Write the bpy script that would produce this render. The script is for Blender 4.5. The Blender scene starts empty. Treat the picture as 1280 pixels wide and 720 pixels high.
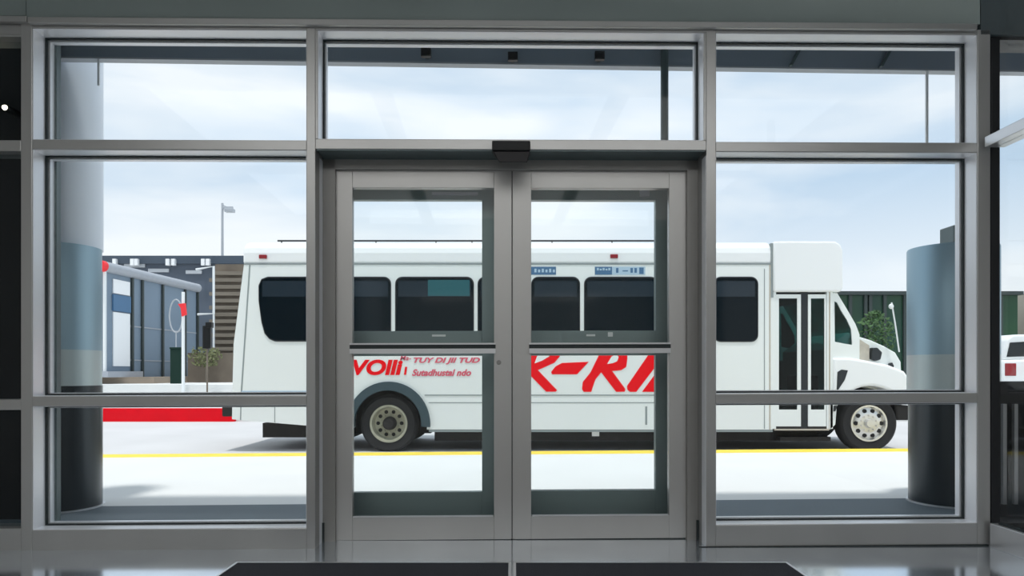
import bpy, bmesh, math, random
from mathutils import Vector, Matrix
random.seed(7)
PI = math.pi
scene = bpy.context.scene
C = scene.collection

# ------------------------------------------------------------------ camera, sky, sun, lights, exposure
FPX = 904.0; CX = 640.0; HY = 465.0; CAMZ = 1.0
cd = bpy.data.cameras.new('camera'); cam = bpy.data.objects.new('camera', cd); C.objects.link(cam)
cam.location = (0, 0, CAMZ); cam.rotation_euler = (PI/2, 0, 0)
cd.sensor_width = 36.0; cd.lens = 36.0*FPX/1280.0
cd.shift_y = (HY-360.0)/1280.0; cd.clip_start = 0.05; cd.clip_end = 600
scene.camera = cam
scene.view_settings.view_transform = 'Standard'
scene.view_settings.look = 'None'
scene.view_settings.exposure = 0.0
scene.view_settings.gamma = 1.0
scene.view_settings.use_curve_mapping = False

w = bpy.data.worlds.new('world'); scene.world = w; w.use_nodes = True
nt = w.node_tree; nt.nodes.clear()
def N(nt, t, **k):
    n = nt.nodes.new(t)
    for a, b in k.items(): setattr(n, a, b)
    return n
out = N(nt, 'ShaderNodeOutputWorld'); bg = N(nt, 'ShaderNodeBackground')
tc = N(nt, 'ShaderNodeTexCoord'); mp = N(nt, 'ShaderNodeMapping')
mp.inputs['Scale'].default_value = (1.3, 1.0, 4.6); mp.inputs['Location'].default_value = (0.35, 0.2, 0.15)
no = N(nt, 'ShaderNodeTexNoise'); no.inputs['Scale'].default_value = 1.7; no.inputs['Detail'].default_value = 5
no.inputs['Roughness'].default_value = 0.48; no.inputs['Distortion'].default_value = 0.3
cr = N(nt, 'ShaderNodeValToRGB')
cr.color_ramp.elements[0].position = 0.38; cr.color_ramp.elements[0].color = (0.52, 0.67, 0.83, 1)
cr.color_ramp.elements[1].position = 0.60; cr.color_ramp.elements[1].color = (0.87, 0.925, 0.97, 1)
sp = N(nt, 'ShaderNodeSeparateXYZ'); mr = N(nt, 'ShaderNodeMapRange')
mr.inputs['From Min'].default_value = 0.05; mr.inputs['From Max'].default_value = 0.24
mr.inputs['To Min'].default_value = 1.0; mr.inputs['To Max'].default_value = 0.0
mx = N(nt, 'ShaderNodeMixRGB'); mx.inputs['Color2'].default_value = (0.93, 0.97, 0.99, 1)
L = nt.links.new
L(tc.outputs['Generated'], mp.inputs['Vector']); L(mp.outputs[0], no.inputs['Vector']); L(no.outputs['Fac'], cr.inputs[0])
L(tc.outputs['Generated'], sp.inputs[0]); L(sp.outputs['Z'], mr.inputs[0]); L(mr.outputs[0], mx.inputs['Fac'])
L(cr.outputs[0], mx.inputs['Color1']); L(mx.outputs[0], bg.inputs['Color']); L(bg.outputs[0], out.inputs[0])
bg.inputs['Strength'].default_value = 1.08

sd = bpy.data.lights.new('sun', 'SUN'); sd.energy = 2.4; sd.angle = math.radians(4); sd.color = (1, .98, .94)
so = bpy.data.objects.new('sun', sd); C.objects.link(so)
so.rotation_euler = Vector((0.02, 0.20, -1.0)).to_track_quat('-Z', 'Y').to_euler()

def area(name, loc, sx, sy, e, col=(1, .985, .965)):
    d = bpy.data.lights.new(name, 'AREA'); d.shape = 'RECTANGLE'; d.size = sx; d.size_y = sy; d.energy = e; d.color = col
    o = bpy.data.objects.new(name, d); C.objects.link(o); o.location = loc
    return o
for i, (x, y) in enumerate([(-2.2, -2.2), (0, -2.2), (2.2, -2.2), (-2.2, 0.6), (0, 0.6), (2.2, 0.6)]):
    area('added_fill_light', (x, y, 3.56), 2.0, 2.4, 20)  # unseen panels added to light the inner side of the front

# ------------------------------------------------------------------ helpers
def mat(name, col, rough=.5, metal=0., noise=0., nscale=6., spec=None, bump=0., emit=None, stretch=(1, 1, 1), col2=None, coat=0.):
    m = bpy.data.materials.new(name); m.use_nodes = True
    t = m.node_tree; b = t.nodes['Principled BSDF']
    b.inputs['Roughness'].default_value = rough; b.inputs['Metallic'].default_value = metal
    if spec is not None: b.inputs['Specular IOR Level'].default_value = spec
    if coat: b.inputs['Coat Weight'].default_value = coat; b.inputs['Coat Roughness'].default_value = .08
    b.inputs['Base Color'].default_value = (*col, 1)
    if noise or bump:
        tcn = N(t, 'ShaderNodeTexCoord'); mpn = N(t, 'ShaderNodeMapping'); mpn.inputs['Scale'].default_value = stretch
        nn = N(t, 'ShaderNodeTexNoise'); nn.inputs['Scale'].default_value = nscale; nn.inputs['Detail'].default_value = 6
        t.links.new(tcn.outputs['Object'], mpn.inputs[0]); t.links.new(mpn.outputs[0], nn.inputs['Vector'])
        if noise:
            r = N(t, 'ShaderNodeValToRGB'); r.color_ramp.elements[0].position = .3; r.color_ramp.elements[1].position = .7
            a = col2 if col2 else tuple(c*(1-noise) for c in col)
            r.color_ramp.elements[0].color = (*a, 1); r.color_ramp.elements[1].color = (*col, 1)
            t.links.new(nn.outputs['Fac'], r.inputs[0]); t.links.new(r.outputs[0], b.inputs['Base Color'])
        if bump:
            bp = N(t, 'ShaderNodeBump'); bp.inputs['Strength'].default_value = bump; bp.inputs['Distance'].default_value = .01
            t.links.new(nn.outputs['Fac'], bp.inputs['Height']); t.links.new(bp.outputs[0], b.inputs['Normal'])
    if emit:
        b.inputs['Emission Color'].default_value = (*col, 1); b.inputs['Emission Strength'].default_value = emit
    return m

def glass(name, tint=(1, 1, 1), refl=.06, rough=0.0, k=.4):
    m = bpy.data.materials.new(name); m.use_nodes = True; t = m.node_tree; t.nodes.clear()
    o = N(t, 'ShaderNodeOutputMaterial'); mi = N(t, 'ShaderNodeMixShader'); tr = N(t, 'ShaderNodeBsdfTransparent')
    gl = N(t, 'ShaderNodeBsdfGlossy'); gl.inputs['Roughness'].default_value = rough
    lw = N(t, 'ShaderNodeLayerWeight'); lw.inputs['Blend'].default_value = .25
    ma = N(t, 'ShaderNodeMath', operation='MULTIPLY_ADD'); ma.inputs[1].default_value = k; ma.inputs[2].default_value = refl*.1
    tr.inputs[0].default_value = (*tint, 1)
    t.links.new(lw.outputs['Fresnel'], ma.inputs[0]); t.links.new(ma.outputs[0], mi.inputs[0])
    t.links.new(tr.outputs[0], mi.inputs[1]); t.links.new(gl.outputs[0], mi.inputs[2]); t.links.new(mi.outputs[0], o.inputs[0])
    return m

def box(bm, x0, x1, y0, y1, z0, z1):
    v = [bm.verts.new(p) for p in ((x0,y0,z0),(x1,y0,z0),(x1,y1,z0),(x0,y1,z0),(x0,y0,z1),(x1,y0,z1),(x1,y1,z1),(x0,y1,z1))]
    for f in ((0,3,2,1),(4,5,6,7),(0,1,5,4),(1,2,6,5),(2,3,7,6),(3,0,4,7)): bm.faces.new([v[i] for i in f])
def hexa(bm, front, back):
    a = [bm.verts.new(p) for p in front]; b = [bm.verts.new(p) for p in back]; n = len(a)
    bm.faces.new(a); bm.faces.new(b[::-1])
    for i in range(n): bm.faces.new((a[i], b[i], b[(i+1) % n], a[(i+1) % n]))
def obj(name, bm, m, parent=None, bevel=0., segs=2, smooth=False, loc=None):
    bmesh.ops.recalc_face_normals(bm, faces=bm.faces)
    me = bpy.data.meshes.new(name); bm.to_mesh(me); bm.free()
    me.materials.append(m)
    o = bpy.data.objects.new(name, me); C.objects.link(o)
    if smooth:
        for p in me.polygons: p.use_smooth = True
        try: me.set_sharp_from_angle(angle=math.radians(38))
        except Exception: pass
    if bevel:
        b = o.modifiers.new('bevel', 'BEVEL'); b.width = bevel; b.segments = segs; b.limit_method = 'ANGLE'; b.angle_limit = math.radians(35)
    if parent is not None:
        o.parent = parent
        o.matrix_parent_inverse = parent_chain(parent).inverted()
    if loc is not None: o.location = loc
    return o
def parent_chain(p):
    # a top-level thing may stand away from the origin; parts below it carry no transform of their own
    if p.parent is not None: return Matrix.Identity(4)
    return Matrix.Translation(p.location) @ p.rotation_euler.to_matrix().to_4x4()
def BM(): return bmesh.new()
def struct(o): o['kind'] = 'structure'; return o
def tag(o, label, cat, group=None):
    o['label'] = label; o['category'] = cat
    if group: o['group'] = group
    return o
def thing(name, label, cat, loc, group=None):
    o = bpy.data.objects.new(name, None); C.objects.link(o); o.location = loc; o.empty_display_size = .2
    return tag(o, label, cat, group)
def part(name, bm, m, parent, label=None, **k):
    o = obj(name, bm, m, parent, **k)
    if label: o['label'] = label
    return o
def bx(name, m, parent, *b, **k):
    bm = BM(); box(bm, *b); return part(name, bm, m, parent, **k)
def tube(bm, pts, r, n=8, cap=True):
    pts = [Vector(p) for p in pts]; rings = []
    for i, p in enumerate(pts):
        d = (pts[min(i+1, len(pts)-1)] - pts[max(i-1, 0)]).normalized()
        a = d.orthogonal().normalized() if i == 0 else (prev - d*prev.dot(d)).normalized()
        prev = a; b = d.cross(a)
        rr = r[i] if isinstance(r, (list, tuple)) else r
        rings.append([bm.verts.new(p + (a*math.cos(2*PI*k/n) + b*math.sin(2*PI*k/n))*rr) for k in range(n)])
    for i in range(len(rings)-1):
        for k in range(n): bm.faces.new((rings[i][k], rings[i][(k+1) % n], rings[i+1][(k+1) % n], rings[i+1][k]))
    if cap: bm.faces.new(rings[0][::-1]); bm.faces.new(rings[-1])
def lathe(bm, prof, c, axis='Z', n=48):
    """prof: list of (radius, along); closed at ends when radius 0"""
    rings = []
    def P(r, h, a):
        if axis == 'Z': return (c[0]+r*math.cos(a), c[1]+r*math.sin(a), c[2]+h)
        return (c[0]+r*math.cos(a), c[1]+h, c[2]+r*math.sin(a))
    for r, h in prof:
        if r < 1e-6: rings.append([bm.verts.new(P(0, h, 0))])
        else: rings.append([bm.verts.new(P(r, h, 2*PI*k/n)) for k in range(n)])
    for i in range(len(rings)-1):
        A, B = rings[i], rings[i+1]
        for k in range(n):
            k2 = (k+1) % n
            if len(A) == 1 and len(B) == 1: continue
            if len(A) == 1: bm.faces.new((A[0], B[k2], B[k]))
            elif len(B) == 1: bm.faces.new((A[k], A[k2], B[0]))
            else: bm.faces.new((A[k], A[k2], B[k2], B[k]))
def prism(bm, pts, y0, y1):
    """pts (x,z) outline extruded along y"""
    hexa(bm, [(x, y0, z) for x, z in pts], [(x, y1, z) for x, z in pts])
def rrect(x0, x1, z0, z1, r, n=5):
    p = []
    for cx, cz, a0 in ((x1-r, z1-r, 0), (x0+r, z1-r, 90), (x0+r, z0+r, 180), (x1-r, z0+r, 270)):
        for k in range(n+1):
            a = math.radians(a0+90*k/n); p.append((cx+r*math.cos(a), cz+r*math.sin(a)))
    return p
def ring_prism(bm, outer, inner, y0, y1):
    n = len(outer)
    vs = [[bm.verts.new((x, y, z)) for x, z in pl] for pl, y in ((outer, y0), (inner, y0), (outer, y1), (inner, y1))]
    for i in range(n):
        j = (i+1) % n
        bm.faces.new((vs[0][i], vs[0][j], vs[1][j], vs[1][i])); bm.faces.new((vs[2][j], vs[2][i], vs[3][i], vs[3][j]))
        bm.faces.new((vs[0][j], vs[0][i], vs[2][i], vs[2][j])); bm.faces.new((vs[1][i], vs[1][j], vs[3][j], vs[3][i]))

# facade plane: measured lines of the front carried onto the real wall plane
FY = 4.11; SL = 0.0208
def fpt(px, py, d, d_ref=None):
    dr = d if d_ref is None else d_ref
    t = (px-CX)/FPX; Y = (FY+dr)/(1-SL*t); X = t*Y
    z = CAMZ + (HY-py)/FPX*(FY+dr) + 0.003*X
    return (X - SL*(d-dr), FY + d + SL*X, z)
def fbox(bm, x0, y0, x1, y1, d0, d1, ref=None):
    r = d0 if ref is None else ref
    f = [fpt(x0, y1, d0, r), fpt(x1, y1, d0, r), fpt(x1, y0, d0, r), fpt(x0, y0, d0, r)]
    b = [fpt(x0, y1, d1, r), fpt(x1, y1, d1, r), fpt(x1, y0, d1, r), fpt(x0, y0, d1, r)]
    hexa(bm, f, b)
def fb(name, m, parent, *a, **k):
    bm = BM(); fbox(bm, *a[:6], ref=(a[6] if len(a) > 6 else None)); return part(name, bm, m, parent, **k)

# ------------------------------------------------------------------ materials
M = {}
M['alu'] = mat('satin_aluminium', (.44, .44, .435), .36, .7, noise=.08, nscale=3, stretch=(1, 1, .2))
M['alu_light'] = mat('clear_aluminium', (.72, .73, .75), .3, .7)
M['alu_door'] = mat('door_aluminium', (.50, .495, .485), .40, .6, noise=.08, nscale=2, stretch=(1, 1, .3))
M['alu_dark'] = mat('slate_anodised', (.10, .135, .14), .4, .3)
M['outer'] = mat('outer_door_metal', (.22, .28, .28), .4, .4)
M['jamb'] = mat('jamb_metal', (.25, .245, .235), .45, .3)
M['gasket'] = mat('gasket_rubber', (.012, .02, .022), .6)
M['black'] = mat('black_frame', (.008, .009, .012), .4)
M['bulk'] = mat('bulkhead_paint', (.22, .265, .26), .55, 0, noise=.12, nscale=1.2)
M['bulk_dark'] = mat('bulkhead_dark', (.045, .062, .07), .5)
M['wall'] = mat('lobby_wall', (.5, .49, .47), .7, noise=.05)
M['ceil'] = mat('lobby_ceiling', (.6, .6, .58), .8, noise=.04)
M['floor'] = mat('polished_terrazzo', (.86, .92, .98), .12, .85, noise=.15, nscale=3.0)
M['mat'] = mat('mat_fibre', (.022, .024, .034), .95, noise=.4, nscale=220, bump=.5)
M['reveal'] = mat('daylit_reveal_aluminium', (.86, .88, .92), .3, .25)  # pale because daylight on the reveals is put into the colour
M['glass'] = glass('clear_glass', (.99, .995, .996), .05)
M['pglass'] = glass('partition_glass', (.985, .99, .99), .03, k=.05)
M['dglass'] = glass('door_glass', (.985, .995, .996), .05)
M['smoke'] = glass('smoked_glass', (.75, .78, .78), .06)
M['plastic'] = mat('black_plastic', (.004, .005, .006), .35, spec=.2)
M['lens'] = mat('sensor_lens', (.014, .013, .015), .35, spec=.2)
M['pave'] = mat('pale_concrete', (.74, .75, .74), .85, noise=.05, nscale=1.2)
M['pave_dark'] = mat('shaded_slate_paving', (.115, .15, .175), .7, noise=.1, nscale=2)  # dark slate, with canopy shade partly put into its colour
M['road'] = mat('road_concrete', (.60, .595, .60), .9, noise=.1, nscale=.7)
M['yellow'] = mat('yellow_kerb_paint', (.95, .72, .06), .6, noise=.15, nscale=5)
M['redkerb'] = mat('red_kerb_paint', (.80, .004, .015), .7, spec=.1, noise=.1, nscale=3)
M['soffit'] = mat('soffit_metal', (.27, .32, .38), .5, .1)
M['flange'] = mat('beam_flange', (.45, .48, .52), .5, .1)
M['col_up'] = mat('column_pale_paint', (.84, .90, .97), .5, noise=.05, nscale=2)
M['col_mid'] = mat('column_steel', (.33, .47, .55), .42, .6, noise=.06, nscale=1.2, stretch=(9, 9, .05))
M['col_band'] = mat('column_reflection_band', (.52, .60, .60), .4, .4, noise=.06, nscale=1.5, stretch=(9, 9, .05))  # pavement reflection put into the colour of this band
M['col_low'] = mat('column_dark_reflection', (.035, .045, .052), .28, .5, noise=.12, nscale=1.5, stretch=(9, 9, .05))  # dark mirrored surroundings put into the base colour
M['white'] = mat('bus_white', (.87, .91, .89), .35, 0, noise=.03, nscale=.8, coat=.3)
M['white2'] = mat('bus_bright_white', (.90, .92, .92), .35, 0, coat=.3)
M['seam'] = mat('seam_grey', (.28, .32, .32), .6)
M['cream'] = mat('aged_sealant', (.55, .50, .42), .7, noise=.15, nscale=8)
M['dirty'] = mat('dusty_panel', (.62, .57, .48), .8, noise=.25, nscale=10)
M['bglass'] = mat('tinted_window', (.003, .008, .012), .06, spec=.14)
M['bglass2'] = mat('vent_window_reflection', (.02, .032, .044), .08, spec=.25)  # vent panes lighter than the lower glass; reflection put into the colour
M['tealpane'] = mat('teal_view_through', (.03, .12, .14), .1, spec=.3)  # view through to the opposite window painted as pane colour
M['brubber'] = mat('window_rubber', (.015, .02, .024), .5)
M['doorglass'] = glass('bus_door_glass', (.36, .50, .50), .08)
M['flare'] = mat('wheel_flare', (.035, .065, .08), .5)
M['tyre'] = mat('tyre_rubber', (.012, .012, .013), .75, noise=.3, nscale=20)
M['rim_cream'] = mat('cream_rim', (.50, .49, .38), .4, .2, noise=.3, nscale=9)
M['rim_alu'] = mat('polished_rim', (.72, .71, .67), .25, .7)
M['hole'] = mat('dark_hole', (.01, .01, .01), .8)
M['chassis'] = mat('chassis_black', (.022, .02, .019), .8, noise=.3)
M['red'] = mat('red_vinyl', (.90, .003, .010), .6, spec=.1)
M['pink'] = mat('faded_red_vinyl', (.72, .10, .16), .6)
M['redlens'] = mat('red_marker_lens', (.28, .008, .015), .25)
M['blue'] = mat('blue_sticker', (.06, .16, .30), .5)
M['palesign'] = mat('pale_sticker', (.45, .60, .72), .5)
M['beltblue'] = mat('belt_strip', (.42, .55, .68), .5)
M['seat'] = mat('orange_seat', (.55, .10, .03), .7)
M['inter'] = mat('bus_interior', (.02, .022, .024), .8)
M['teal'] = glass('teal_windscreen', (.35, .75, .70), .08)
M['slate'] = mat('terminal_slate', (.085, .11, .15), .7, noise=.25, nscale=.4, stretch=(.5, 1, 2))
M['slate_dark'] = mat('terminal_parapet', (.06, .085, .12), .7, noise=.2, nscale=.4)
M['bluegrey'] = mat('blue_grey_panel', (.20, .27, .35), .6, noise=.1, nscale=.6)
M['greytube'] = mat('grey_gutter', (.38, .41, .46), .5, noise=.1)
M['brownwall'] = mat('brown_wall', (.20, .165, .13), .9, noise=.3, nscale=1.5)
M['timber'] = mat('weathered_timber', (.26, .225, .18), .85, noise=.35, nscale=1.0, stretch=(.4, 1, 5))
M['leaf'] = mat('olive_leaves', (.20, .22, .10), .8, noise=.4, nscale=8)
M['leafg'] = mat('green_leaves', (.07, .16, .05), .8, noise=.5, nscale=5)
M['berm'] = mat('brown_earth', (.40, .33, .26), .95, noise=.3, nscale=.8)
M['bright'] = mat('white_panel', (.88, .90, .92), .5)
M['signred'] = mat('sign_red', (.85, .02, .03), .5)
M['polew'] = mat('white_pole', (.82, .85, .86), .5)
M['bin'] = mat('dark_green_bin', (.006, .028, .02), .7, spec=.2)
M['greenglass'] = mat('green_reflective_glass', (.012, .045, .042), .08, spec=.3, noise=.6, nscale=.35, col2=(.02, .075, .03))
M['mull_dark'] = mat('dark_mullion', (.03, .045, .045), .5)
M['brownbld'] = mat('brown_building', (.08, .07, .06), .8, noise=.3, nscale=.5)
M['beige'] = mat('beige_wall', (.62, .55, .46), .8)
M['lamp'] = mat('reflection_glow', (1.0, .88, .62), .5, emit=14)  # glow standing for a lamp's reflection in the dark glass
M['panel'] = mat('fill_panel_diffuser', (.9, .9, .88), .5, emit=.5)  # faint glow of the added fill panels
M['sticker'] = mat('white_sticker', (.75, .78, .78), .5)

# ------------------------------------------------------------------ lobby shell
bm = BM(); box(bm, -4.6, 5.2, -4.5, 4.38, -.25, 0); struct(obj('floor', bm, M['floor']))
bm = BM(); box(bm, -4.6, 5.2, -4.5, 4.0, 3.6, 3.75); struct(obj('ceiling', bm, M['ceil']))
bm = BM(); box(bm, -4.8, -4.6, -4.5, 3.98, 0, 3.75); struct(obj('wall_left', bm, M['wall']))
bm = BM(); box(bm, 5.2, 5.4, -4.5, 4.15, 0, 3.75); struct(obj('wall_right', bm, M['wall']))
bm = BM(); box(bm, -4.8, 5.4, -4.7, -4.5, 0, 3.75); struct(obj('wall_back', bm, M['wall']))
bm = BM(); fbox(bm, 33, -170, 1225, 26, -.01, .16); struct(obj('wall_front', bm, M['bulk']))
bm = BM(); fbox(bm, -400, -170, 32.4, 24, .0, .16); struct(obj('wall_front_left', bm, M['bulk']))
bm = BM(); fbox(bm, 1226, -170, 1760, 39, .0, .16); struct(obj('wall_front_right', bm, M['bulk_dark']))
for x, y in [(-2.2, -2.2), (0, -2.2), (2.2, -2.2), (-2.2, 0.6), (0, 0.6), (2.2, 0.6)]:
    col = 'left wall' if x < 0 else ('partition' if x > 0 else 'middle of the lobby')
    row = 'near the back wall' if y < 0 else 'nearer the glass front'
    t = thing('added_fill_panel', 'square ceiling panel added as unseen fill light by the %s, %s' % (col, row), 'ceiling light', (x, y, 3.6), 'added lobby fill lights')
    bm = BM(); box(bm, x-1.04, x+1.04, y-1.24, y+1.24, 3.585, 3.6); part('fill_panel_frame', bm, M['alu_light'], t)
    bm = BM(); box(bm, x-1, x+1, y-1.2, y+1.2, 3.575, 3.585); part('diffuser', bm, M['panel'], t)

# ------------------------------------------------------------------ glazed front
# trim strips: head trim
bm = BM(); fbox(bm, 34, 25, 1222, 32.5, -.035, 0); o = struct(obj('trim_1', bm, M['alu'], bevel=.004))
bm = BM(); fbox(bm, -400, 24, 33, 31, -.03, 0); fbox(bm, -400, 31, 30, 47, .01, .15); struct(obj('trim_2', bm, M['alu'], bevel=.003))

def bay(name, ox0, ox1, rows, mull=(), label=None, sidefin=(True, True), darkrow=()):
    """rows: (top, bottom) openings measured on the front plane"""
    bm = BM()
    for r in mull: fbox(bm, *r)
    root = struct(obj(name, bm, M['alu'], bevel=.003))
    for (t, b) in rows:
        # rubber gasket ring, outer stop, pane
        g = 3.0; s = 0.0
        def ring(nm, m, x0, y0, x1, y1, w_, d0, d1):
            bm = BM()
            A = [fpt(x, y, d0, 0) for x, y in ((x0, y1), (x1, y1), (x1, y0), (x0, y0))]
            W = w_/220.0
            def sh(P, q):
                out = []
                for i, (X, Y, Z) in enumerate(P):
                    sx = 1 if i in (0, 3) else -1; sz = 1 if i in (0, 1) else -1
                    out.append((X+sx*q, Y, Z+sz*q))
                return out
            A2 = sh(A, W); off = (-SL*(d1-d0), d1-d0, 0)
            B = [tuple(a+b for a, b in zip(p, off)) for p in A]; B2 = [tuple(a+b for a, b in zip(p, off)) for p in A2]
            v = [[bm.verts.new(p) for p in q] for q in (A, A2, B, B2)]
            for i in range(4):
                j = (i+1) % 4
                bm.faces.new((v[0][i], v[0][j], v[1][j], v[1][i])); bm.faces.new((v[2][i], v[2][j], v[3][j], v[3][i]))
                bm.faces.new((v[0][i], v[0][j], v[2][j], v[2][i])); bm.faces.new((v[1][i], v[1][j], v[3][j], v[3][i]))
            return part(nm, bm, m, root)
        ring('daylit_liner', M['reveal'], ox0, t, ox1, b, .7, .008, .112)  # liner added to carry the daylight brightness of the reveal
        ring('gasket', M['gasket'], ox0, t, ox1, b, 2.6, .112, .128)
        ring('outer_frame', M['reveal'], ox0, t, ox1, b, 3.6, .140, .18)
        bm = BM(); f = [fpt(x, y, .130, 0) for x, y in ((ox0, b), (ox1, b), (ox1, t), (ox0, t))]
        k = [fpt(x, y, .138, 0) for x, y in ((ox0, b), (ox1, b), (ox1, t), (ox0, t))]
        hexa(bm, f, k); part('pane', bm, M['glass'], root)
    return root
D1 = .18
TT, TB = 176.5, 188.5      # transom
MT, MB_ = 493.5, 505.5     # mid rail
BT = 658.5                 # bottom rail top
# left bay
w1 = bay('window_1', 40, 383, ((39, TT), (TB, MT), (MB_, BT)),
    [(26, 33, 40, 690, 0, D1), (40, 33, 383, 39, 0, D1), (383, 33, 394, 690, 0, D1),
     (40, TT, 383, TB, 0, D1), (40, MT, 383, MB_, 0, D1), (40, BT, 383, 690, 0, D1)])
# dim glass edge on the left, its tone put into a solid strip
fb('dim_glass_edge', M['alu_dark'], w1, 61.5, 48, 71, 655, .18, .22)
# bay over the doors
w2 = bay('window_2', 397, 880, ((39, TT-2),), [(394, 33, 883, 39, 0, D1), (394, TT-2, 883, TB-1.5, 0, D1), (394, 39, 397, TT-2, 0, D1), (880, 39, 883, TT-2, 0, D1)])
# right bay
w3 = bay('window_3', 895, 1222, ((39, TT), (TB, MT), (MB_, BT)),
    [(883, 33, 895, 690, 0, D1), (895, 33, 1222, 39, 0, D1), (1222, 33, 1238, 690, 0, D1),
     (895, TT, 1222, TB, 0, D1), (895, MT, 1222, MB_, 0, D1), (895, BT, 1222, 690, 0, D1)])
# dark bay on the far left
bm = BM()
for r in [(-400, 47, 26, 50, 0, .15), (-400, 177.5, 26, 191, 0, .15), (-400, 497, 26, 510, 0, .15), (-400, 656, 26, 690, 0, .15), (-400, 50, -120, 656, 0, .15)]:
    fbox(bm, *r)
w4 = struct(obj('window_4', bm, M['alu'], bevel=.003))
for t, b in ((50, 177.5), (191, 497), (510, 656)): fb('pane', M['smoke'], w4, -120, t, 26, b, .06, .068)
# bay to the right of the glass partition
bm = BM()
for r in [(1239, 40, 1250, 690, .03, .2), (1250, 40, 1700, 46, .03, .2), (1250, BT, 1700, 690, .03, .2), (1600, 46, 1700, BT, .03, .2), (1250, 479, 1600, 497, .03, .2)]:
    fbox(bm, *r)
w5 = struct(obj('window_5', bm, M['black'], bevel=.002))
for t, b in ((46, 479), (497, BT)): fb('pane', M['glass'], w5, 1250, t, 1600, b, .10, .108)
fb('outer_frame', M['alu_light'], w5, 1250, 46.5, 1600, 52, .11, .2)

# glass partition running back into the lobby from the corner post
PX0, PX1 = 2.735, 2.80
bm = BM()
box(bm, PX0, PX1, -1.5, 4.14, 0.0, .135)
box(bm, PX0-.03, PX1+.02, -1.5, 4.14, 2.285, 2.345)
box(bm, PX0, PX1, -1.56, -1.5, 0, 3.6)
box(bm, PX0, PX1, 1.2, 1.26, .135, 3.6)
w6 = struct(obj('window_6', bm, M['alu_light'], bevel=.003))
for a, b in ((.135, 2.285), (2.345, 3.58)):
    for c, d in ((-1.5, 1.2), (1.26, 4.1)):
        bm = BM(); box(bm, 2.762, 2.770, c, d, a, b); part('pane', bm, M['pglass'], w6)
bm = BM(); box(bm, 2.757, 2.775, -1.5, 4.1, .135, .15); part('gasket', bm, M['gasket'], w6)

# door surround
bm = BM()
for r in [(403, 199, 419, 690, .17, .60), (859, 199, 873, 690, .17, .60), (403, 199, 873, 212, .17, .60)]:
    fbox(bm, *r)
struct(obj('trim_3', bm, M['jamb'], bevel=.003))
bm = BM()   # side reveals of the recess
for X0, X1 in ((fpt(394, 0, 0)[0]-.002, fpt(403, 0, .17)[0]), (fpt(873, 0, .17)[0], fpt(883, 0, 0)[0]+.002)):
    box(bm, X0, X1, 4.14+.0, 4.26, 0.0, 2.24)
struct(obj('trim_4', bm, M['reveal']))
bm = BM(); fbox(bm, 396, TB-1.5, 881, 200, .17, .22); fbox(bm, 396, TB-1.2, 881, TB+.3, .006, .17); struct(obj('shaded_trim_5', bm, M['alu_dark']))  # dark liner added under the transom; recess shade put into its colour
# black seals at the feet of the reveals
bm = BM(); fbox(bm, 401, 652, 405, 684, .155, .165); fbox(bm, 871, 652, 875, 682, .155, .165); struct(obj('trim_6', bm, M['gasket']))
# dark line between frame and floor
bm = BM(); fbox(bm, 26, 685.6, 402, 689, -.012, 0.0); fbox(bm, 873, 685.6, 1236, 689, -.012, 0.0); struct(obj('baseboard_front', bm, M['gasket']))

def leaf(name, x0, x1, gx0, gx1, d, m, gm, top=212.5, bot=674, gt=235, gb=645.5, mid=(429, 441.5), th=.05):
    bm = BM()
    for r in [(x0, top, gx0, bot), (gx1, top, x1, bot), (gx0, top, gx1, gt), (gx0, gb, gx1, bot), (gx0, mid[0], gx1, mid[1])]:
        fbox(bm, *r, d, d+th)
    root = struct(obj(name, bm, m, bevel=.002))
    for t, b in ((gt, mid[0]), (mid[1], gb)):
        fb('pane', gm, root, gx0, t, gx1, b, d+.022, d+.030, d)
    return root
d1 = leaf('door_1', 419.5, 639.6, 440.5, 617.5, .20, M['alu_door'], M['dglass'])
d2 = leaf('door_2', 640.6, 858.5, 664, 836.5, .20, M['alu_door'], M['dglass'])
for dd, (a, b) in ((d1, (437, 619.5)), (d2, (661.5, 838.5))):
    fb('rail_cap', M['alu_light'], dd, a, 428.5, b, 430.6, .185, .20)
    fb('rail_slot', M['gasket'], dd, a, 430.6, b, 435.6, .193, .20)
    fb('rail_bar', M['alu_light'], dd, a, 435.6, b, 441.6, .18, .20)
    fb('glazing_bead', M['alu_light'], dd, a+4, 643.8, b-3, 645.8, .195, .2)
    fb('door_sweep', M['gasket'], dd, a+2-18, 674, b+18, 676.3, .205, .24)
bm = BM(); c = fpt(623.5, 453, .2); lathe(bm, [(0, -.008), (.012, -.008), (.014, 0), (.014, .01)], (c[0], c[1], c[2]), 'Y', 20); part('lock_cylinder', bm, M['jamb'], d1)
fb('seal_strip', M['gasket'], d1, 638.8, 213, 641.2, 674, .206, .24)
d3 = leaf('door_3', 395, 624, 428, 602.5, .47, M['outer'], M['dglass'], top=220, bot=662.5, gt=250, gb=614.5, mid=(413.5, 444.5))
d4 = leaf('door_4', 625, 868, 652, 819.5, .47, M['outer'], M['dglass'], top=220, bot=662.5, gt=250, gb=613.5, mid=(413.5, 444.5))
fb('sticker', M['sticker'], d3, 540, 418, 557, 420.5, .466, .47, label='tiny white sticker')
fb('sticker', M['sticker'], d4, 733, 418, 744, 420.5, .466, .47, label='tiny white sticker')
fb('sticker', M['sticker'], d4, 760, 415.5, 766, 421, .466, .47, label='tiny round sticker')
for q in ((d3, 598, 616), ):
    fb('top_guide', M['greytube'], q[0], 540, 240, 597, 243.5, .455, .47)
fb('top_guide', M['greytube'], d4, 800, 237, 812, 245, .455, .47)

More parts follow.
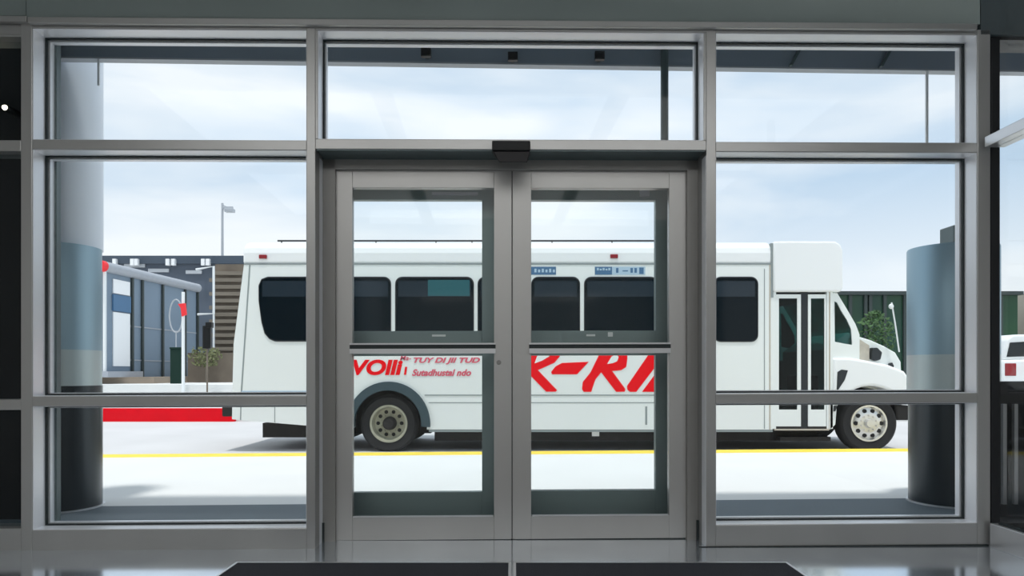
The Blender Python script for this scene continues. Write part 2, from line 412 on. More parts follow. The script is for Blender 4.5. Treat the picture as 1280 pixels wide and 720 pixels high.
# door sensor
cs = fpt(639, 190, -.07)
t = thing('door_sensor', 'black motion sensor box mounted above the middle of the sliding doors', 'sensor', (cs[0], FY-.0, fpt(639, 190, 0)[2]))
fb('housing', M['plastic'], t, 615, 175.5, 663, 188.5, -.07, 0.0, bevel=.006)
bm = BM()
f = [fpt(x, y, -.065) for x, y in ((624, 203), (659, 203), (663, 189), (616, 189))]; k = [fpt(x, y, -.0, -.065) for x, y in ((626, 199), (657, 199), (663, 189), (616, 189))]
hexa(bm, f, k); part('sensor_lens', bm, M['lens'], t, bevel=.004)

# ------------------------------------------------------------------ entrance mats
for (x0, x1, lab) in ((-1.432, -.006, 'charcoal entrance mat on the lobby floor before the door leaf with the lock'),
                      (.008, 1.428, 'charcoal entrance mat on the lobby floor before the door leaf without a lock')):
    t = thing('entrance_mat', lab, 'mat', ((x0+x1)/2, 2.9, 0), 'entrance mats')
    bm = BM(); box(bm, x0+.012, x1-.012, 2.0, 3.745, 0.001, .012); part('carpet', bm, M['mat'], t)
    bm = BM()
    box(bm, x0, x0+.012, 1.99, 3.757, 0, .014); box(bm, x1-.012, x1, 1.99, 3.757, 0, .014)
    box(bm, x0+.012, x1-.012, 3.745, 3.757, 0, .014); box(bm, x0+.012, x1-.012, 1.99, 2.0, 0, .014)
    part('edge_strip', bm, M['alu_light'], t)

# ------------------------------------------------------------------ outside ground
OS = .067
def line(y0, x): return y0 + OS*x
def gquad(bm, x0, x1, a0, a1, z0, z1, fa=None, fb_=None):
    fa = fa or (lambda x: line(a0, x)); fb_ = fb_ or (lambda x: line(a1, x))
    lo = [(x0, fa(x0), z0), (x1, fa(x1), z0), (x1, fb_(x1), z0), (x0, fb_(x0), z0)]
    hexa(bm, lo, [(x, y, z1) for x, y, _ in lo])
bm = BM(); gquad(bm, -14, 16, 0, 5.56, -.25, 0, fa=lambda x: 4.381, fb_=lambda x: 5.56+.055*x); struct(obj('shaded_slate_paving', bm, M['pave_dark']))  # dark strip runs out to the canopy's shade edge
bm = BM(); gquad(bm, -40, 60, 0, 8.98, -.25, 0, fa=lambda x: max(5.56+.055*x, 3.0), fb_=lambda x: 8.76+OS*x); struct(obj('sidewalk', bm, M['pave']))
bm = BM(); gquad(bm, -40, 60, 8.76, 9.11, -.25, .001); tag(obj('kerb_line', bm, M['yellow']), 'yellow painted kerb edge of the pale pavement beside the bus', 'kerb')
ZR = -.25
bm = BM(); gquad(bm, -60, 80, 4.0, 90, ZR-.2, ZR-.001, fa=lambda x: 5, fb_=lambda x: 90); struct(obj('road', bm, M['road']))
bm = BM(); gquad(bm, -60, 80, 0, 0, ZR, .08, fa=lambda x: 18.35, fb_=lambda x: 89); struct(obj('far_pavement', bm, M['pave']))
bm = BM(); box(bm, -30, -7.0, 18.2, 18.35, ZR, .085); tag(obj('red_kerb', bm, M['redkerb']), 'long red painted kerb across the road from the doors', 'kerb')

# ------------------------------------------------------------------ canopy over the entrance
cz = 3.2
t = thing('entrance_canopy', 'dark slate metal canopy projecting over the pavement outside the doors', 'canopy', (0, 4.9, cz))
CS = .034
def cl(y, x): return y + CS*x
def cquad(bm, x0, x1, y0, y1, z0, z1, flat0=False):
    a = (lambda x: y0) if flat0 else (lambda x: cl(y0, x))
    gquad(bm, x0, x1, 0, 0, z0, z1, fa=a, fb_=lambda x: cl(y1, x))
bm = BM(); cquad(bm, -6, 6, 4.34, 5.22, 3.5, 3.56, True); part('soffit', bm, M['soffit'], t)
bm = BM(); cquad(bm, -6, 6, 5.18, 5.22, cz+.012, 3.5); part('edge_beam', bm, M['soffit'], t)
bm = BM(); cquad(bm, -6, 6, 5.175, 5.245, cz, cz+.012); part('beam_flange', bm, M['flange'], t)
for px in (985, 1098):
    X = (px-640)/904*5.3
    bm = BM(); hexa(bm, [(X-.02, cl(5.179, X), cz+.012), (X+.14, cl(5.179, X), 3.5), (X+.16, cl(5.179, X), 3.5), (X+.0, cl(5.179, X), cz+.012)],
                    [(X-.02, cl(5.14, X), cz+.012), (X+.14, cl(5.14, X), 3.5), (X+.16, cl(5.14, X), 3.5), (X+.0, cl(5.14, X), cz+.012)])
    part('gusset', bm, M['alu_dark'], t)
for px, py, lab in ((533, 66, 'small dark flood light on the canopy beam, above the door leaf with the lock'),
               (641, 71, 'small dark flood light on the canopy beam, in line with the black sensor'),
               (750, 70, 'small dark flood light on the canopy beam, next to the hanging dark post')):
    X = (px-640)/904*5.1; Y = cl(5.1, X); Z = 1+(465-py)/904*Y
    t = thing('flood_light', lab, 'light', (X, Y+.08, Z), 'flood lights on the canopy beam')
    bx('lamp_body', M['black'], t, X-.035, X+.035, Y-.02, Y+.02, Z-.03, Z+.03, bevel=.004)
    bx('bracket', M['black'], t, X-.012, X+.012, Y+.02, cl(5.172, X), Z-.012, Z+.012)
    bx('lamp_glass', M['lens'], t, X-.028, X+.028, Y-.023, Y-.02, Z-.024, Z+.024)
# posts
X = (832-640)/904*5.13
bm = BM(); tube(bm, [(X, cl(5.13, X), 0), (X, cl(5.13, X), 3.495)], .028, 12); tag(obj('support_post', bm, M['alu_dark'], smooth=True), 'slim dark support post under the canopy, standing outside the sliding doors', 'post')
X = (133-640)/904*5.2
bm = BM(); tube(bm, [(X, cl(5.2, X), 3.02), (X, cl(5.2, X), 3.21)], .008, 8); tag(obj('hanging_rod', bm, M['polew']), 'short thin grey rod hanging from the canopy beside the pale column', 'rod')
X = (1154-640)/904*5.35
bm = BM(); tube(bm, [(X, cl(5.2, X), 2.66), (X, cl(5.2, X), 3.21)], .011, 8); tag(obj('hanging_rod', bm, M['white2']), 'long pale rod hanging from the canopy above the steel clad bollard', 'rod')

# ------------------------------------------------------------------ columns
t = thing('entrance_column', 'round column with steel cladding and pale painted upper shaft', 'column', (-3.365, 5.35, 0))
bm = BM(); lathe(bm, [(0, .0), (.295, 0), (.295, .9), (0, .9)], (-3.365, 5.35, 0), n=64); part('dark_reflection_base', bm, M['col_low'], t, smooth=True)
bm = BM(); lathe(bm, [(0, 1.16), (.29, 1.16), (.29, 1.92), (0, 1.92)], (-3.365, 5.35, 0), n=64); part('steel_cladding', bm, M['col_mid'], t, smooth=True)
bm = BM(); lathe(bm, [(0, .9), (.29, .9), (.29, 1.16), (0, 1.16)], (-3.365, 5.35, 0), n=64); part('reflection_band', bm, M['col_band'], t, 'pale pavement reflection painted on the cladding', smooth=True)
bm = BM(); lathe(bm, [(0, 1.92), (.275, 1.92), (.275, 3.7), (0, 3.7)], (-3.365, 5.40, 0), n=64); part('upper_shaft', bm, M['col_up'], t, smooth=True)
bm = BM(); lathe(bm, [(.296, 0), (.31, 0), (.31, .012), (.296, .012)], (-3.365, 5.35, 0), n=64); part('floor_ring', bm, M['alu_light'], t, smooth=True)
t = thing('entrance_bollard', 'thick round steel clad bollard beside the front of the bus', 'bollard', (3.38, 5.55, 0))
bm = BM(); lathe(bm, [(0, .0), (.30, 0), (.30, .86), (0, .86)], (3.38, 5.55, 0), n=64); part('dark_reflection_base', bm, M['col_low'], t, smooth=True)
bm = BM(); lathe(bm, [(0, 1.13), (.31, 1.13), (.31, 1.94), (.305, 1.95), (0, 1.95)], (3.38, 5.55, 0), n=64); part('steel_cladding', bm, M['col_mid'], t, smooth=True)
bm = BM(); lathe(bm, [(0, .86), (.31, .86), (.31, 1.13), (0, 1.13)], (3.38, 5.55, 0), n=64); part('reflection_band', bm, M['col_band'], t, 'pale pavement reflection painted on the cladding', smooth=True)
bm = BM(); lathe(bm, [(.301, 0), (.315, 0), (.315, .012), (.301, .012)], (3.38, 5.55, 0), n=64); part('floor_ring', bm, M['alu_light'], t, smooth=True)
X = (1196-640)/904*6.2
bm = BM(); box(bm, X-.09, X+.2, 6.1, 6.3, 0, 1+(465-284)/904*6.2); tag(obj('dark_post', bm, M['alu_dark'], bevel=.01), 'square dark post standing just behind the steel clad bollard', 'post')

# dark neighbouring wall behind the far-left bay, with an added glow for a lamp's reflection
bm = BM(); box(bm, -6.5, -3.16, 4.9, 5.05, 0, 3.6); struct(obj('wall_outside', bm, M['black']))
lx = (9-640)/904*4.8; lz = 1+(465-136)/904*4.8
t = thing('lamp_reflection', 'small glowing spot added for a lamp reflection in the dark glass bay', 'lamp', (lx, 4.9, lz))
bm = BM(); lathe(bm, [(0, -.02), (.02, -.02), (.026, 0), (.026, .1), (0, .1)], (lx, 4.80, lz), 'Y', 20); part('glow_mount', bm, M['plastic'], t, smooth=True)
bm = BM(); lathe(bm, [(0, -.014), (.012, -.012), (.017, 0), (.0, 0)], (lx, 4.778, lz), 'Y', 20); part('glow_spot', bm, M['lamp'], t, smooth=True)

# railing behind the far-right bay
t = thing('outside_railing', 'dark solid railing panel with pale upright bars beyond the glass partition', 'railing', (3.7, 4.75, 0))
bx('panel', M['black'], t, 3.12, 5.2, 4.80, 4.84, 0.0, .915)
for px in (1255, 1269, 1288, 1303):
    X = (px-640)/904*4.76
    bm = BM(); box(bm, X-.012, X+.012, 4.75, 4.775, .13, .79); part('bar', bm, M['alu_light'], t)
bx('top_rail', M['black'], t, 3.12, 5.2, 4.74, 4.86, .90, .93)

# ------------------------------------------------------------------ the bus
BY = 11.3; S = 80.0; BW = 2.4
def bp(px, py, Y=BY):
    return ((px-CX)/FPX*Y, CAMZ+(HY-py)/FPX*Y)
def pl(pts, Y=BY): return [bp(x, y, Y) for x, y in pts]
bus = thing('shuttle_bus', 'white shuttle bus with red lettering parked at the yellow kerb', 'bus', (bp(700, 530)[0], BY+BW/2, ZR))
WR = (485, 530); WF = (1088.5, 529.5)
arc = [(WR[0]+49*math.cos(a), WR[1]-49*math.sin(a)) for a in [math.radians(-8+196*k/18) for k in range(19)]]
prof = [(305, 330), (966, 330), (966, 537)] + arc + [(383, 532), (300, 525), (290, 524), (290.5, 489), (292, 430)]
bm = BM(); prism(bm, pl(prof), BY, BY+BW); part('body', bm, M['white'], bus)
# roof
sec = [(BY+.0, 2.690), (BY+.0, 2.86), (BY+.02, 2.94), (BY+.07, 3.0), (BY+.18, 3.05), (BY+.6, 3.09), (BY+1.2, 3.10)]
sec = sec + [(2*BY+BW-y, z) for y, z in sec[-2::-1]]
x0 = bp(303.5, 0)[0]; x1 = bp(966, 0)[0]
bm = BM(); rows = []
for X, dz in ((x0+.02, 0), (x0, -.0), (x1, 0)):
    rows.append([(X, y, z+dz) for y, z in sec])
hexa(bm, [(x0, y, z) for y, z in sec], [(x1, y, z) for y, z in sec]); part('roof', bm, M['white2'], bus, bevel=.04, segs=3)
bm = BM(); box(bm, bp(305, 0)[0], x1, BY-.006, BY+.01, *sorted((bp(0, 331)[1], bp(0, 329)[1]))); part('roof_seam', bm, M['seam'], bus)
# seams and belt strips
def strip(name, m, xa, ya, xb, yb, dep=.006, Y=BY):
    X0, Z1 = bp(xa, ya); X1, Z0 = bp(xb, yb)
    bm = BM(); box(bm, min(X0, X1), max(X0, X1), Y-dep, Y+.004, Z0, Z1); return part(name, bm, m, bus)
bm = BM(); prism(bm, pl([(311.5, 331), (313.2, 331), (302.8, 489), (301, 489)]), BY-.004, BY+.002); prism(bm, pl([(301, 489), (302.3, 489), (301.3, 525), (300, 525)]), BY-.004, BY+.002)
part('rear_seam', bm, M['seam'], bus)
strip('belt_strip', M['beltblue'], 302, 488.5, 396, 491)
strip('belt_line', M['seam'], 531, 493.2, 964, 494.6)
strip('belt_line', M['seam'], 536, 502.8, 964, 503.8, .003)
strip('lower_skirt', M['seam'], 536, 537, 966, 540, -.03)
strip('panel_seam', M['seam'], 343, 492, 344, 528, .003)
strip('skirt_seam', M['seam'], 806.5, 508, 809, 531, .004)
strip('panel_seam', M['seam'], 955, 336, 956, 536, .004)
# front edge seams at the doorway
strip('door_post', M['cream'], 961.5, 330, 963, 537, .004)
# chassis shade and underfloor
bm = BM(); box(bm, bp(541, 0)[0], bp(1030, 0)[0], BY+.25, BY+BW-.2, bp(0, 553)[1], bp(0, 537)[1]); box(bm, bp(320, 0)[0], bp(436, 0)[0], BY+.3, BY+BW-.3, -.05, .18); part('chassis', bm, M['chassis'], bus)
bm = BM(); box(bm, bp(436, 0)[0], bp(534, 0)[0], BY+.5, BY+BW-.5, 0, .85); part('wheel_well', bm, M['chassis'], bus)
bm = BM(); box(bm, bp(741, 0)[0], bp(750, 0)[0], BY+.1, BY+.14, bp(0, 546)[1], bp(0, 537)[1]); part('bracket', bm, M['white2'], bus, label='small white bracket under the skirt')
bm = BM(); box(bm, bp(275.5, 0)[0], bp(291, 0)[0], BY+.05, BY+BW-.05, bp(0, 521)[1], bp(0, 506)[1]); part('rear_bumper', bm, M['chassis'], bus, bevel=.02)
# windows
def bus_window(pts, xa, xb):
    P = pl(pts); n = len(P)
    cx_ = sum(p[0] for p in P)/n; cz_ = sum(p[1] for p in P)/n
    inner = [(cx_+(x-cx_)*.975, cz_+(z-cz_)*.965) for x, z in P]
    bm = BM(); ring_prism(bm, P, inner, BY-.012, BY+.01); fr = part('side_window', bm, M['brubber'], bus)
    bm = BM(); prism(bm, inner, BY-.002, BY+.012); part('window_glass', bm, M['bglass'], fr)
    zt = max(z for _, z in inner); zm = bp(0, 371)[1]
    bm = BM(); X0 = bp(xa, 0)[0]; X1 = bp(xb, 0)[0]
    box(bm, X0, X1, BY-.007, BY-.002, zm, zt-.05); part('vent_sash', bm, M['bglass2'], fr)
    return fr
def rr(x0, x1, y0, y1, r, n=6):
    p = []
    for cx, cy, a0 in ((x1-r, y0+r, 90), (x1-r, y1-r, 0), (x0+r, y1-r, -90), (x0+r, y0+r, -180)):
        for k in range(n+1):
            a = math.radians(a0-90*k/n); p.append((cx+r*math.cos(a), cy-r*math.sin(a)))
    return p
rear = [(335, 346), (388, 346), (391, 349), (391, 427), (344, 427), (337, 424), (331, 417), (327, 402), (323.5, 376), (323.5, 357), (327, 349)]
bus_window(rear, 328, 388)
for a, b in ((397, 489), (494, 592.5), (597, 659), (664, 725), (730, 822), (827, 889), (892, 947.5)):
    fr = bus_window(rr(a, b, 346, 427.5, 9), a+4, b-4)
    if a == 494:
        Xa_, Za_ = bp(535, 350); Xb_, Zb_ = bp(587, 370)
        bm = BM(); box(bm, Xa_, Xb_, BY-.0095, BY-.007, Zb_, Za_); part('view_through_pane', bm, M['tealpane'], fr, 'teal pane painted as the view through to the opposite window')
# markers and stickers
for px, py in ((329, 321), (767.5, 320.5)):
    X, Z = bp(px, py); bm = BM(); box(bm, X-.06, X+.06, BY-.03, BY+.02, Z-.03, Z+.03); part('marker_light', bm, M['redlens'], bus, bevel=.008)
X0 = 0
def sticker(xa, xb, ya, yb, m, marks, mm):
    f = strip('sticker', m, xa, ya, xb, yb, .004)
    for i, (a, b, t0, t1) in enumerate(marks):
        X0, Z1 = bp(a, t0); X1, Z0 = bp(b, t1)
        bm = BM(); box(bm, X0, X1, BY-.006, BY-.004, Z0, Z1); part('sticker_print', bm, mm, f)
sticker(655, 695, 333.5, 343.5, M['blue'], [(668+4.6*i, 670.6+4.6*i, 336+(i % 2), 340.5) for i in range(6)], M['palesign'])
sticker(743.5, 765, 333.5, 343.5, M['blue'], [(746+3.6*i, 748.5+3.6*i, 335+(i % 2), 338) for i in range(5)], M['palesign'])
sticker(765, 806.5, 333.5, 343.5, M['palesign'], [(770, 773, 335, 341), (778, 785, 338, 339.3), (788, 791, 335, 341), (793, 796, 335, 341), (799, 804.5, 334.5, 342.5)], M['blue'])
# lettering: small text
def text(s, px, py, h, m, name, shear=.25, wpx=None, bold=0.0):
    cu = bpy.data.curves.new('lettering', 'FONT'); cu.body = s; cu.size = 1; cu.shear = shear; cu.extrude = .002; cu.offset = bold
    to = bpy.data.objects.new('lettering_source', cu); C.objects.link(to)
    dg = bpy.context.evaluated_depsgraph_get(); me = bpy.data.meshes.new_from_object(to.evaluated_get(dg))
    bpy.data.objects.remove(to)
    xs = [v.co.x for v in me.vertices]; ys = [v.co.y for v in me.vertices]
    sy = h/S/(max(ys)-min(ys)); sx = (wpx/S/(max(xs)-min(xs))) if wpx else sy
    X, Z = bp(px, py)
    for v in me.vertices:
        v.co = Vector((X+(v.co.x-min(xs))*sx, BY-.005-v.co.z, Z+(v.co.y-min(ys))*sy))
    me.materials.append(m)
    o = bpy.data.objects.new(name, me); C.objects.link(o); o.parent = bus; o.matrix_parent_inverse = parent_chain(bus).inverted(); return o
text('VOlli', 440.5, 469, 19.5, M['red'], 'lettering', .2, 63, .04)['label'] = 'large red lettering beside the rear wheel arch'
text('1', 505, 468.5, 10, M['red'], 'lettering', .1, 4, .02)
text('Ma-', 500, 450.5, 6, M['pink'], 'lettering', .25, 14, .01)
text('TUY DI JII TUD', 517, 455.5, 8.5, M['pink'], 'lettering', .3, 83, .035)['label'] = 'upper line of small faded red lettering'
text('Sutadhustal ndo', 515, 470, 8.5, M['pink'], 'lettering', .3, 74, .03)['label'] = 'lower line of small faded red lettering'
# big letters, drawn as outlines (crop pixels /4.8)
def big(polys, label):
    for p in polys: pass
    bm = BM()
    for q in polys:
        pts = [bp(640+x/4.8, 420+y/4.8) for x, y in q]
        prism(bm, pts, BY-.006, BY+.001)
    part('large_lettering', bm, M['red'], bus, label)
big([[(40, 40), (112, 40), (200, 44), (270, 62), (292, 95), (285, 125), (255, 160), (155, 205), (270, 325), (262, 334), (205, 334), (118, 245), (95, 220), (70, 250), (40, 335), (-20, 335), (20, 200)]], 'big red slanted letter beside the door stile')
big([[(235, 215), (262, 182), (300, 162), (460, 155), (390, 230), (240, 230)]], 'red dash between the big letters')
bm = BM()   # letter with a counter: left stem + bowl as two outlines meeting edge to edge
big([[(425, 275), (470, 220), (520, 118), (560, 60), (660, 60), (690, 95), (692, 135), (685, 185), (655, 205), (600, 210), (680, 318), (676, 334), (625, 335), (535, 218), (500, 260), (475, 335), (430, 335), (420, 318)]], 'big red slanted letter R')
big([[(690, 300), (820, 110), (850, 60), (905, 60), (860, 185), (745, 335), (708, 335), (692, 322)], [(780, 335), (858, 230), (900, 180), (930, 180), (900, 335)]], 'red slanted bars at the end of the big lettering')
def counter(pts):
    bm = BM(); prism(bm, [bp(640+x/4.8, 420+y/4.8) for x, y in pts], BY-.0085, BY-.006); part('letter_counter', bm, M['white'], bus, 'white gap inside a big letter')
counter([(570, 168), (597, 124), (625, 108), (640, 126), (630, 152), (605, 163)])
counter([(135, 165), (150, 122), (170, 95), (222, 95), (224, 122), (180, 148)])
# roof rail
bm = BM(); Y = BY+.25
za = CAMZ+(HY-301)/FPX*Y
tube(bm, [((347-640)/FPX*Y, Y, za), ((700-640)/FPX*Y, Y, za), ((825-640)/FPX*Y, Y, za)], .014, 8)
for px in (352, 470, 545, 590, 690, 765, 820):
    X = (px-640)/FPX*Y; box(bm, X-.008, X+.008, Y-.008, Y+.008, za-.04, za)
part('roof_rail', bm, M['brubber'], bus)
# front cap
def capprof(x0_, x1_, y0_, y1_): return pl([(x0_, y1_), (x0_, y0_+1), (x0_+2, y0_), (x1_-10, y0_), (x1_-3, y0_+4), (x1_, y0_+12), (x1_, y1_-4), (x1_-3, y1_)])
bm = BM(); prism(bm, capprof(966, 1052.5, 302, 365), BY-.04, BY+BW+.04); part('front_cap', bm, M['white2'], bus, bevel=.09, segs=4, smooth=True)
bm = BM(); box(bm, bp(963.5, 0)[0], bp(966.5, 0)[0], BY-.01, BY+BW, bp(0, 372)[1], bp(0, 304)[1]); part('cap_seam', bm, M['seam'], bus)
# doorway: inner box, folding leaves
xa, xb = bp(966, 0)[0], bp(1041, 0)[0]
bm = BM(); zf = bp(0, 536)[1]; zt = bp(0, 365)[1]
box(bm, xa, xb, BY+.05, BY+BW, zf-.03, zf+.03)         # step floor
box(bm, xa, xb, BY+BW-.06, BY+BW-.02, zf, zf+.9)        # far side lower wall
box(bm, xa, xb, BY+.9, BY+BW-.1, zf+.03, zf+.55)      # raised driver floor
part('cabin_floor', bm, M['inter'], bus)
bm = BM(); box(bm, bp(972, 0)[0], bp(990, 0)[0], BY+.55, BY+1.2, .95, 1.12); box(bm, bp(969, 0)[0], bp(975, 0)[0], BY+.55, BY+1.2, 1.0, 1.55); part('cabin_seat', bm, M['seat'], bus, bevel=.03)
bm = BM(); fy0, fy1 = BY+BW-.06, BY+BW-.02; zq = zf+.9
box(bm, xa, 5.62, fy0, fy1, zq, zt+.1); box(bm, 5.62, 6.02, fy0, fy1, zq, 1.80); box(bm, 6.02, xb+.25, fy0, fy1, zq, 1.5); box(bm, 5.62, xb+.2, fy0, fy1, 2.45, zt+.1)
part('far_wall', bm, M['inter'], bus)
bm = BM(); box(bm, 5.60, 6.04, fy0+.01, fy1-.01, 1.78, 2.47); part('far_window', bm, M['teal'], bus)
bm = BM(); box(bm, xa, xb, BY+.06, BY+BW-.02, zt-.03, zt+.01); part('cabin_ceiling', bm, M['inter'], bus)
bm = BM(); box(bm, xa, xa+.03, BY+.03, BY+BW, zf, zt); part('bulkhead', bm, M['inter'], bus)
def dleaf(a, b, g0, g1):
    X0, X1 = bp(a, 0)[0], bp(b, 0)[0]; G0, G1 = bp(g0, 0)[0], bp(g1, 0)[0]
    z0, z1 = bp(0, 533)[1], bp(0, 368)[1]; gz0, gz1 = bp(0, 512)[1], bp(0, 373)[1]
    bm = BM()
    for r in ((X0, G0, z0, z1), (G1, X1, z0, z1), (G0, G1, gz1, z1), (G0, G1, z0, gz0)):
        box(bm, r[0], r[1], BY-.005, BY+.04, r[2], r[3])
    f = part('door_leaf', bm, M['white'], bus)
    bm = BM(); box(bm, G0, G1, BY+.012, BY+.02, gz0, gz1); part('door_glass', bm, M['doorglass'], f)
    bm = BM(); box(bm, X0, X1, BY-.008, BY+.03, z0-.04, z0); part('door_brush', bm, M['chassis'], f)
dleaf(970, 1001, 973.5, 996.5); dleaf(1010, 1032.5, 1013.5, 1030.5)
bm = BM(); box(bm, bp(1001, 0)[0], bp(1010, 0)[0], BY+.01, BY+.03, zf, zt); part('door_gap_seal', bm, M['brubber'], bus)
bm = BM(); box(bm, bp(964, 0)[0], bp(970, 0)[0], BY-.004, BY+.06, zf, zt); box(bm, bp(1033.5, 0)[0], bp(1036, 0)[0], BY, BY+.1, zf, zt); box(bm, bp(1038, 0)[0], bp(1041, 0)[0], BY, BY+.1, zf, zt); part('door_frame', bm, M['white'], bus)
bm = BM(); box(bm, bp(1036, 0)[0], bp(1038, 0)[0], BY+.005, BY+.06, zf, zt); part('door_seal', bm, M['cream'], bus)
bm = BM(); box(bm, bp(968, 0)[0], bp(1036, 0)[0], BY-.01, BY+.3, bp(0, 538)[1], bp(0, 536)[1]); part('step_edge', bm, M['cream'], bus)
bm = BM(); box(bm, bp(978, 0)[0], bp(1042, 0)[0], BY+.1, BY+.6, bp(0, 552)[1], bp(0, 547)[1]); part('running_board', bm, M['chassis'], bus)
# cab: door panel with window cut-out, pillar
HW = .18
cabY = BY+.04
cw = [(1044.5, 376), (1048, 378), (1053, 388), (1060, 399), (1065.5, 411), (1067, 431), (1057, 429.5), (1045, 427)]
outer_c = [(1041, 366), (1048, 366), (1060, 386), (1071, 405), (1076, 418), (1076, 452), (1041, 452), (1041, 440)]
bm = BM(); ring_prism(bm, pl(outer_c), pl(cw), cabY, cabY+.06); part('cab_side', bm, M['white'], bus)
bm = BM(); prism(bm, pl(cw), cabY+.02, cabY+.03); part('cab_window', bm, M['doorglass'], bus)
bm = BM(); ring_prism(bm, pl(outer_c), pl(cw), BY+BW-.1, BY+BW-.04); part('cab_side', bm, M['white'], bus)
bm = BM(); prism(bm, pl(cw), BY+BW-.08, BY+BW-.07); part('cab_window', bm, M['doorglass'], bus)
bm = BM()  # windscreen
hexa(bm, [(bp(1049, 0)[0], BY+.1, bp(0, 368)[1]), (bp(1077, 0)[0], BY+.1, bp(0, 414)[1]), (bp(1077.6, 0)[0], BY+.1, bp(0, 414)[1]), (bp(1049.6, 0)[0], BY+.1, bp(0, 368)[1])],
     [(bp(1049, 0)[0], BY+BW-.1, bp(0, 368)[1]), (bp(1077, 0)[0], BY+BW-.1, bp(0, 414)[1]), (bp(1077.6, 0)[0], BY+BW-.1, bp(0, 414)[1]), (bp(1049.6, 0)[0], BY+BW-.1, bp(0, 368)[1])])
part('windscreen', bm, M['teal'], bus)
# hood and cab lower body
arcF = [(WF[0]+45*math.cos(a), WF[1]-45*math.sin(a)) for a in [math.radians(2+176*k/16) for k in range(17)]]
hood = [(1041, 440), (1076, 418), (1100, 425), (1116, 433), (1130, 440), (1138, 450), (1141, 470), (1141, 505), (1139, 527)]+arcF+[(1042, 534)]
bm = BM(); prism(bm, pl([(1041, 436), (1070, 414), (1080, 418), (1100, 424), (1118, 432), (1132, 440), (1139, 452), (1141, 488), (1140, 512), (1134, 527)]+[p for p in arcF if 1][1:]+[(1041, 535)]), BY+.30, BY+BW-.3)
part('hood', bm, M['white'], bus, bevel=.05, segs=3, smooth=True)
# fenders (wider, over the wheels)
fen = [(1041, 447), (1062, 447), (1085, 451), (1110, 456), (1130, 464), (1140, 478), (1141, 500), (1136, 506)]
arcO = [(WF[0]+47*math.cos(a), WF[1]-47*math.sin(a)) for a in [math.radians(30+126*k/14) for k in range(15)]]
for ya, yb in ((BY-.02, BY+.42), (BY+BW-.42, BY+BW+.02)):
    bm = BM(); prism(bm, pl(fen+arcO+[(1041, 500), (1041, 480)]), ya, yb); part('fender', bm, M['white2'], bus, bevel=.05, segs=3, smooth=True)
bm = BM(); prism(bm, pl([(1041, 498), (1046, 508), (1044, 531), (1037, 537), (1037, 500)]), BY, BY+.4); part('cab_sill', bm, M['white'], bus)
bm = BM(); prism(bm, pl([(1046, 465), (1051, 462), (1059, 463), (1055, 475), (1047, 487), (1045, 487)]), BY-.026, BY-.018); part('side_vent', bm, M['brubber'], bus)
bm = BM(); prism(bm, pl([(1042, 507), (1046, 507), (1043.5, 514), (1041.5, 514)]), BY-.026, BY+.0); part('step_bracket', bm, M['brubber'], bus)
bm = BM(); prism(bm, pl([(1073, 421), (1081, 421), (1097, 431), (1097, 452), (1072, 452)]), BY+.26, BY+.31); part('cowl_panel', bm, M['dirty'], bus, 'dusty cream cowl panel behind the mirror')
bm = BM(); prism(bm, pl([(1099, 434), (1106, 434), (1112, 440), (1110, 449), (1104, 451), (1098, 448)]), BY+.22, BY+.31); part('air_intake', bm, M['brubber'], bus, bevel=.01)
bm = BM(); prism(bm, pl([(1121, 458), (1123, 454), (1126, 453), (1128, 457), (1127, 461), (1123, 461)]), BY+.25, BY+.31); part('hood_latch', bm, M['brubber'], bus)
bm = BM(); box(bm, bp(1124, 0)[0], bp(1143, 0)[0], BY+.1, BY+BW-.1, bp(0, 526)[1], bp(0, 507)[1]); part('front_bumper', bm, M['chassis'], bus, bevel=.04)
bm = BM(); box(bm, bp(1040, 0)[0], bp(1136, 0)[0], BY+.55, BY+BW-.55, bp(0, 538)[1], bp(0, 470)[1]); part('engine_bay', bm, M['chassis'], bus)
# mirrors on arms
bm = BM(); tube(bm, [(bp(1060, 0)[0], BY, bp(0, 446)[1]), (bp(1086, 0)[0], BY-.05, bp(0, 440)[1])], .01, 8)
for zz in (0,):
    pass
bm.free()
bm = BM(); Y = BY+.15
tube(bm, [((1124-640)/FPX*Y, Y, CAMZ+(HY-440)/FPX*Y), ((1119-640)/FPX*Y, Y, CAMZ+(HY-405)/FPX*Y), ((1114.5-640)/FPX*Y, Y, CAMZ+(HY-378)/FPX*Y)], .012, 8); part('mirror_arm', bm, M['polew'], bus)
bm = BM(); X = (1114-640)/FPX*Y; Z = CAMZ+(HY-383)/FPX*Y
lathe(bm, [(0, -.03), (.03, -.025), (.042, 0), (.03, .025), (0, .03)], (X, Y, Z), 'Y', 20); part('hood_mirror', bm, M['polew'], bus, smooth=True)
